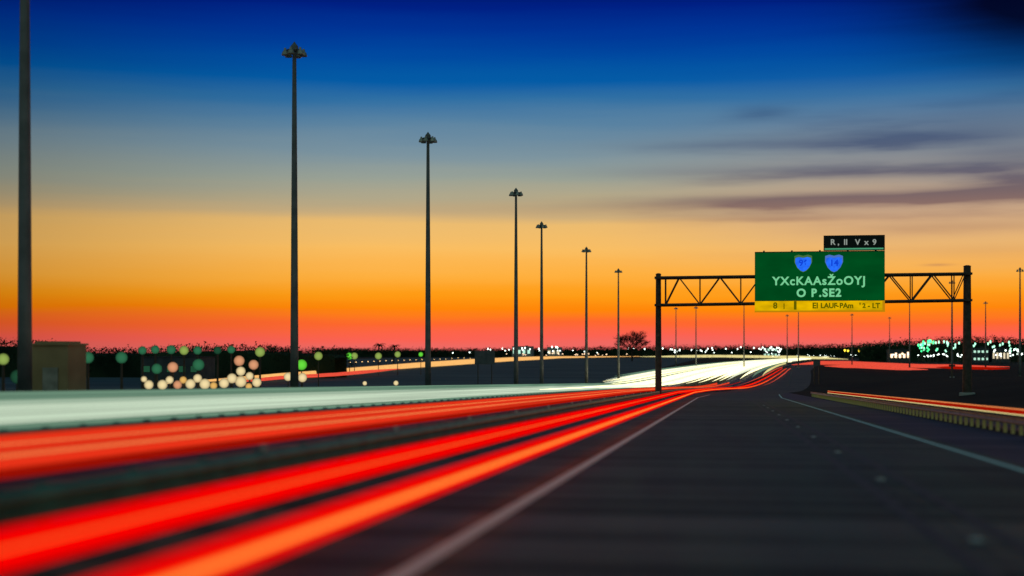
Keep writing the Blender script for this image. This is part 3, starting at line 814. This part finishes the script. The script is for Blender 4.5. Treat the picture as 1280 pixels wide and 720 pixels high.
    if px < 340:        # just beyond the oncoming lanes, seen at X < -32
        kk = (px - 640) / F; D = -33.5 * (FY + RY * kk) / (FX + RX * kk) + (481 - py) * 0.25
        r_ *= 0.86
    if px in (456, 495): D = 330
    lamp(px, py, D, mn, r_, lab, gl)

# small far lamps: shared prototypes, copied
def far_lamps(mname, pts, rad, label, group):
    proto = None
    for px, py, D in pts:
        p = at(px, py, D); gz = -6.0
        if proto is None:
            H0 = 8.0; proto = lamp_proto(mname, rad, H0, label, group); o = proto
        else: o = copy_thing(proto, (0, 0, 0), label, group)
        H = max(p.z - gz, 1.2); o.location = (p.x, p.y, gz); s = 1.0
        o.location = (p.x, p.y, p.z - H0)     # the lamp foot may stand in the rise
        if p.z - H0 > gz + 0.3:               # taller post instead of floating
            for ch in o.children: pass
            o.location.z = gz; o.scale = (1, 1, (p.z - gz) / H0)
        elif p.z - H0 < gz:
            o.location.z = gz; o.scale = (1, 1, (p.z - gz) / H0) if p.z - gz > 2 else (1, 1, .3)
rnd = random.Random(21)
far_lamps('f_white', [(rnd.gauss(1180, 40), rnd.uniform(442.5, 446), rnd.uniform(1050, 1180)) for _ in range(34)] +
          [(rnd.uniform(1240, 1278), rnd.uniform(437, 444), rnd.uniform(1000, 1100)) for _ in range(16)] +
          [(rnd.uniform(955, 1130), rnd.uniform(443.5, 446), rnd.uniform(1500, 2100)) for _ in range(30)], 0.55,
          'small white street lamp among many on the right horizon', 'white lamps on the right horizon')
far_lamps('f_mint', [(rnd.uniform(1150, 1275), rnd.uniform(427, 440), rnd.uniform(1150, 1215)) for _ in range(44)], 0.6,
          'small mint lamp among many on the wooded rise', 'mint lamps on the wooded rise')
far_lamps('f_green', [(rnd.gauss(1158, 6), rnd.uniform(425, 440), rnd.uniform(1150, 1215)) for _ in range(16)], 0.7,
          'small emerald lamp in the tight green cluster left of the gantry right post', 'emerald lamps on the wooded rise')
far_lamps('f_yellow', [(1056, 438, 1500), (1060, 438.5, 1500), (1074, 438.5, 1500), (1079, 439, 1500), (1083, 438, 1500), (1095, 438, 1400), (1097, 440, 1400)], 0.95,
          'small yellow lamp in the yellow cluster right of the far bend', 'yellow lamps right of the far bend')
far_lamps('f_warm', [(1103, 438, 1400), (1107, 439, 1400), (1120, 442, 1100), (1128, 442, 1100), (1135, 441, 1100)] + [(rnd.uniform(620, 790), rnd.uniform(441.5, 444.5), rnd.uniform(1700, 2150)) for _ in range(26)], 0.8,
          'small peach lamp among the far horizon lamps', 'peach lamps on the horizon')
far_lamps('f_white', [(566, 441, 1500), (587, 440.5, 1500), (603, 442, 1500), (610, 436, 1800), (613, 437, 1800)] +
          [(rnd.uniform(625, 950), rnd.uniform(433.5, 441), rnd.uniform(1700, 2180)) for _ in range(46)] + [(rnd.gauss(968, 9), rnd.uniform(434, 442), 2000) for _ in range(18)] +
          [(843.5, 438, 1500), (843.5, 440.5, 1500), (890, 435, 1900)], 0.7,
          'small white lamp among many on the middle horizon', 'white lamps on the middle horizon')
far_lamps('l_gold', [(px, 446 + (600 - px) * .078 + rnd.uniform(-1.5, 1.5), 560 + (px - 380) * 3.2) for px in [385 + i * 7.5 for i in range(28)]], 0.42,
          'small golden lamp among those along the golden trail', 'golden lamps along the golden trail')

# ---------------------------------------------------------------- dusk sky
w = bpy.data.worlds.new('World'); scn.world = w; w.use_nodes = True
nt = w.node_tree
for n in list(nt.nodes): nt.nodes.remove(n)
def N(t): return nt.nodes.new(t)
def mth(op, a, b=None, c=None):
    n = N('ShaderNodeMath'); n.operation = op
    for i, v in enumerate((a, b, c)):
        if v is None: continue
        if isinstance(v, (int, float)): n.inputs[i].default_value = v
        else: L(nt, v, n.inputs[i])
    return n.outputs[0]
out = N('ShaderNodeOutputWorld'); bg = N('ShaderNodeBackground'); L(nt, bg.outputs[0], out.inputs['Surface'])
tc = N('ShaderNodeTexCoord'); sx = N('ShaderNodeSeparateXYZ'); L(nt, tc.outputs['Generated'], sx.inputs[0])
X, Y, Z = sx.outputs
hyp = mth('SQRT', mth('ADD', mth('MULTIPLY', X, X), mth('MULTIPLY', Y, Y)))
V = mth('DIVIDE', Z, mth('MAXIMUM', hyp, 0.001))          # tangent of elevation
A = mth('ARCTAN2', X, Y)                                  # azimuth, 0 = along the road
cv = N('ShaderNodeCombineXYZ'); L(nt, mth('MULTIPLY', A, 2.2), cv.inputs[0]); L(nt, mth('MULTIPLY', V, 38), cv.inputs[1])
nz = N('ShaderNodeTexNoise'); nz.inputs['Scale'].default_value = 1.3; nz.inputs['Detail'].default_value = 5; L(nt, cv.outputs[0], nz.inputs['Vector'])
cv2 = N('ShaderNodeCombineXYZ'); L(nt, mth('MULTIPLY', A, 7), cv2.inputs[0]); L(nt, mth('MULTIPLY', V, 70), cv2.inputs[1]); cv2.inputs[2].default_value = 4
nz2 = N('ShaderNodeTexNoise'); nz2.inputs['Scale'].default_value = 1.0; nz2.inputs['Detail'].default_value = 6; L(nt, cv2.outputs[0], nz2.inputs['Vector'])
warp = mth('MULTIPLY', mth('SUBTRACT', nz.outputs['Fac'], 0.5), 0.016)
Vw = mth('ADD', V, warp)
ramp = N('ShaderNodeValToRGB'); SC = 1.0
fac = mth('ADD', mth('MULTIPLY', Vw, 1.0 / 0.8), 0.1)
stops = [(-60, (20, 12, 14)), (-6, (70, 30, 34)), (0, (190, 84, 84)), (7, (238, 106, 100)), (20, (253, 98, 80)), (36, (255, 104, 44)), (52, (255, 134, 8)), (72, (255, 158, 22)),
         (95, (255, 176, 62)), (130, (250, 190, 98)), (158, (236, 188, 112)), (172, (206, 176, 126)), (192, (178, 168, 138)), (215, (154, 162, 150)), (250, (124, 148, 160)),
         (285, (88, 130, 162)), (312, (48, 112, 164)), (340, (4, 92, 166)), (370, (0, 72, 160)), (400, (0, 52, 150)), (430, (0, 32, 132)), (470, (0, 18, 100)), (540, (0, 14, 74)), (800, (12, 52, 92)), (1250, (62, 98, 110))]
cr = ramp.color_ramp
els = [( (v / F) / 0.8 + 0.1, c) for v, c in stops]
cr.elements[0].position = els[0][0]; cr.elements[0].color = srgb(*els[0][1])
cr.elements[1].position = els[-1][0]; cr.elements[1].color = srgb(*els[-1][1])
for p_, c_ in els[1:-1]:
    e = cr.elements.new(p_); e.color = srgb(*c_)
L(nt, fac, ramp.inputs['Fac'])
# cloud streaks, each an ellipse on the dome, broken up by noise
def az(px): return math.atan((px - 640) / F) - YAW
def vv(px, py): return (440 - py) / F * math.cos(math.atan((px - 640) / F))
tot = None
Vc = mth('ADD', V, mth('MULTIPLY', mth('SUBTRACT', nz2.outputs['Fac'], 0.5), 0.010))
Ac = mth('ADD', A, mth('MULTIPLY', mth('SUBTRACT', nz.outputs['Fac'], 0.5), 0.05))
for px, py, hw, hh, s in [(943, 141, 40, 9, .5), (960, 180, 170, 9, .35), (1180, 172, 150, 14, .45), (1150, 214, 190, 8, .6), (1275, 193, 80, 11, .55), (1080, 251, 190, 8, .85), (1260, 241, 120, 9, 1.0), (1080, 180, 200, 7, .3),
                          (930, 254, 160, 8, .5), (1190, 286, 150, 9, .35), (1240, 315, 90, 9, .2), (900, 215, 150, 8, .25), (960, 272, 120, 4, .3), (1172, 331, 17, 1.6, .55), (700, 262, 240, 9, .16), (1240, 150, 110, 20, .3), (1290, 225, 60, 16, .5)]:
    ea = mth('DIVIDE', mth('SUBTRACT', Ac if hh > 2 else A, az(px)), hw / F); ev = mth('DIVIDE', mth('SUBTRACT', Vc if hh > 2 else V, vv(px, py)), hh / F)
    q = mth('ADD', mth('MULTIPLY', ea, ea), mth('MULTIPLY', ev, ev))
    gss = mth('MULTIPLY', mth('EXPONENT', mth('MULTIPLY', q, -1)), s)
    tot = gss if tot is None else mth('ADD', tot, gss)
wm = N('ShaderNodeMapRange'); wm.interpolation_type = 'SMOOTHSTEP'; L(nt, nz2.outputs['Fac'], wm.inputs['Value']); wm.inputs['From Min'].default_value = 0.45; wm.inputs['From Max'].default_value = 0.7
wa = N('ShaderNodeMapRange'); wa.interpolation_type = 'SMOOTHSTEP'; L(nt, A, wa.inputs['Value']); wa.inputs['From Min'].default_value = -0.12; wa.inputs['From Max'].default_value = 0.12
wv = mth('EXPONENT', mth('MULTIPLY', mth('POWER', mth('DIVIDE', mth('SUBTRACT', V, 0.125), 0.045), 2), -1))
tot = mth('ADD', tot, mth('MULTIPLY', mth('MULTIPLY', wm.outputs[0], wa.outputs[0]), mth('MULTIPLY', wv, 0.5)))
tot = mth('MINIMUM', mth('MULTIPLY', tot, mth('ADD', 0.55, mth('MULTIPLY', nz2.outputs['Fac'], 0.7))), 0.85)
mix = N('ShaderNodeMix'); mix.data_type = 'RGBA'
veil = N('ShaderNodeMix'); veil.data_type = 'RGBA'
gv = mth('EXPONENT', mth('MULTIPLY', mth('POWER', mth('DIVIDE', mth('SUBTRACT', Vc, 0.098), 0.030), 2), -1))
L(nt, mth('MULTIPLY', mth('MULTIPLY', gv, wa.outputs[0]), 0.7), veil.inputs['Factor']); L(nt, ramp.outputs['Color'], veil.inputs['A']); veil.inputs['B'].default_value = srgb(204, 166, 138)
veil2 = N('ShaderNodeMix'); veil2.data_type = 'RGBA'
gv2 = mth('EXPONENT', mth('MULTIPLY', mth('POWER', mth('DIVIDE', mth('SUBTRACT', Vc, 0.136), 0.030), 2), -1))
L(nt, mth('MULTIPLY', mth('MULTIPLY', gv2, wa.outputs[0]), mth('MULTIPLY', nz.outputs['Fac'], 0.8)), veil2.inputs['Factor']); L(nt, veil.outputs['Result'], veil2.inputs['A']); veil2.inputs['B'].default_value = srgb(120, 122, 138)
L(nt, tot, mix.inputs['Factor']); L(nt, veil2.outputs['Result'], mix.inputs['A'])
cc = N('ShaderNodeValToRGB')
cc.color_ramp.elements[0].position = 0.17; cc.color_ramp.elements[0].color = srgb(176, 122, 92)
cc.color_ramp.elements[1].position = 0.48; cc.color_ramp.elements[1].color = srgb(18, 52, 112)
for p_, c_ in ((0.235, (104, 86, 96)), (0.28, (78, 86, 112)), (0.36, (44, 80, 124))):
    e = cc.color_ramp.elements.new(p_); e.color = srgb(*c_)
L(nt, mth('ADD', mth('MULTIPLY', V, 2.0), 0.02), cc.inputs['Fac'])
L(nt, cc.outputs['Color'], mix.inputs['B'])
# near-black cloud bank high on the right
ea = mth('DIVIDE', mth('SUBTRACT', Ac, az(1270)), 150 / F); ev = mth('DIVIDE', mth('SUBTRACT', Vc, vv(1250, 8)), 62 / F)
# slanting lower edge
ev2 = mth('ADD', ev, mth('MULTIPLY', ea, 0.55))
dk = mth('MINIMUM', mth('MULTIPLY', mth('EXPONENT', mth('MULTIPLY', mth('ADD', mth('MULTIPLY', ea, ea), mth('MULTIPLY', ev2, ev2)), -0.75)), 1.0), 0.95)
mix2 = N('ShaderNodeMix'); mix2.data_type = 'RGBA'; L(nt, dk, mix2.inputs['Factor']); L(nt, mix.outputs['Result'], mix2.inputs['A']); mix2.inputs['B'].default_value = srgb(2, 4, 22)
# the glow dims away from the sunset towards the left and behind
az_r = N('ShaderNodeMapRange'); az_r.interpolation_type = 'SMOOTHSTEP'; L(nt, A, az_r.inputs['Value'])
az_r.inputs['From Min'].default_value = -0.68; az_r.inputs['From Max'].default_value = -0.22; az_r.inputs['To Min'].default_value = 0.45; az_r.inputs['To Max'].default_value = 1.0
az_q = N('ShaderNodeMapRange'); az_q.interpolation_type = 'SMOOTHSTEP'; L(nt, A, az_q.inputs['Value'])
az_q.inputs['From Min'].default_value = 0.2; az_q.inputs['From Max'].default_value = 1.2; az_q.inputs['To Min'].default_value = 1.0; az_q.inputs['To Max'].default_value = 0.3
st = mth('MULTIPLY', az_r.outputs[0], az_q.outputs[0])
back = N('ShaderNodeMapRange'); back.interpolation_type = 'SMOOTHSTEP'; L(nt, mth('ABSOLUTE', A), back.inputs['Value'])
back.inputs['From Min'].default_value = 0.9; back.inputs['From Max'].default_value = 2.2
up = N('ShaderNodeMapRange'); L(nt, Z, up.inputs['Value']); up.inputs['From Min'].default_value = -0.01; up.inputs['From Max'].default_value = 0.05
mix3 = N('ShaderNodeMix'); mix3.data_type = 'RGBA'; L(nt, mth('MULTIPLY', back.outputs[0], up.outputs[0]), mix3.inputs['Factor'])
tint = N('ShaderNodeMix'); tint.data_type = 'RGBA'; tint.blend_type = 'MULTIPLY'; tint.inputs['Factor'].default_value = 1.0
L(nt, mix2.outputs['Result'], tint.inputs['A'])
cst = N('ShaderNodeCombineColor'); 
for i in range(3): L(nt, st, cst.inputs[i])
L(nt, cst.outputs[0], tint.inputs['B'])
L(nt, tint.outputs['Result'], mix3.inputs['A']); mix3.inputs['B'].default_value = (0.10, 0.18, 0.17, 1)   # the grey-blue eastern sky behind the viewer
L(nt, mix3.outputs['Result'], bg.inputs['Color']); bg.inputs['Strength'].default_value = 1.0

# ---------------------------------------------------------------- render settings
scn.render.engine = 'CYCLES'
vs = scn.view_settings
vs.view_transform = 'Standard'; vs.look = 'None'; vs.exposure = 0; vs.gamma = 1; vs.use_curve_mapping = False
c = scn.cycles
c.use_denoising = True
c.max_bounces = 5; c.diffuse_bounces = 2; c.glossy_bounces = 3; c.transparent_max_bounces = 24
c.sample_clamp_indirect = 3.0; c.sample_clamp_direct = 0
c.caustics_reflective = False; c.caustics_refractive = False
c.use_light_tree = True
scn.render.film_transparent = False
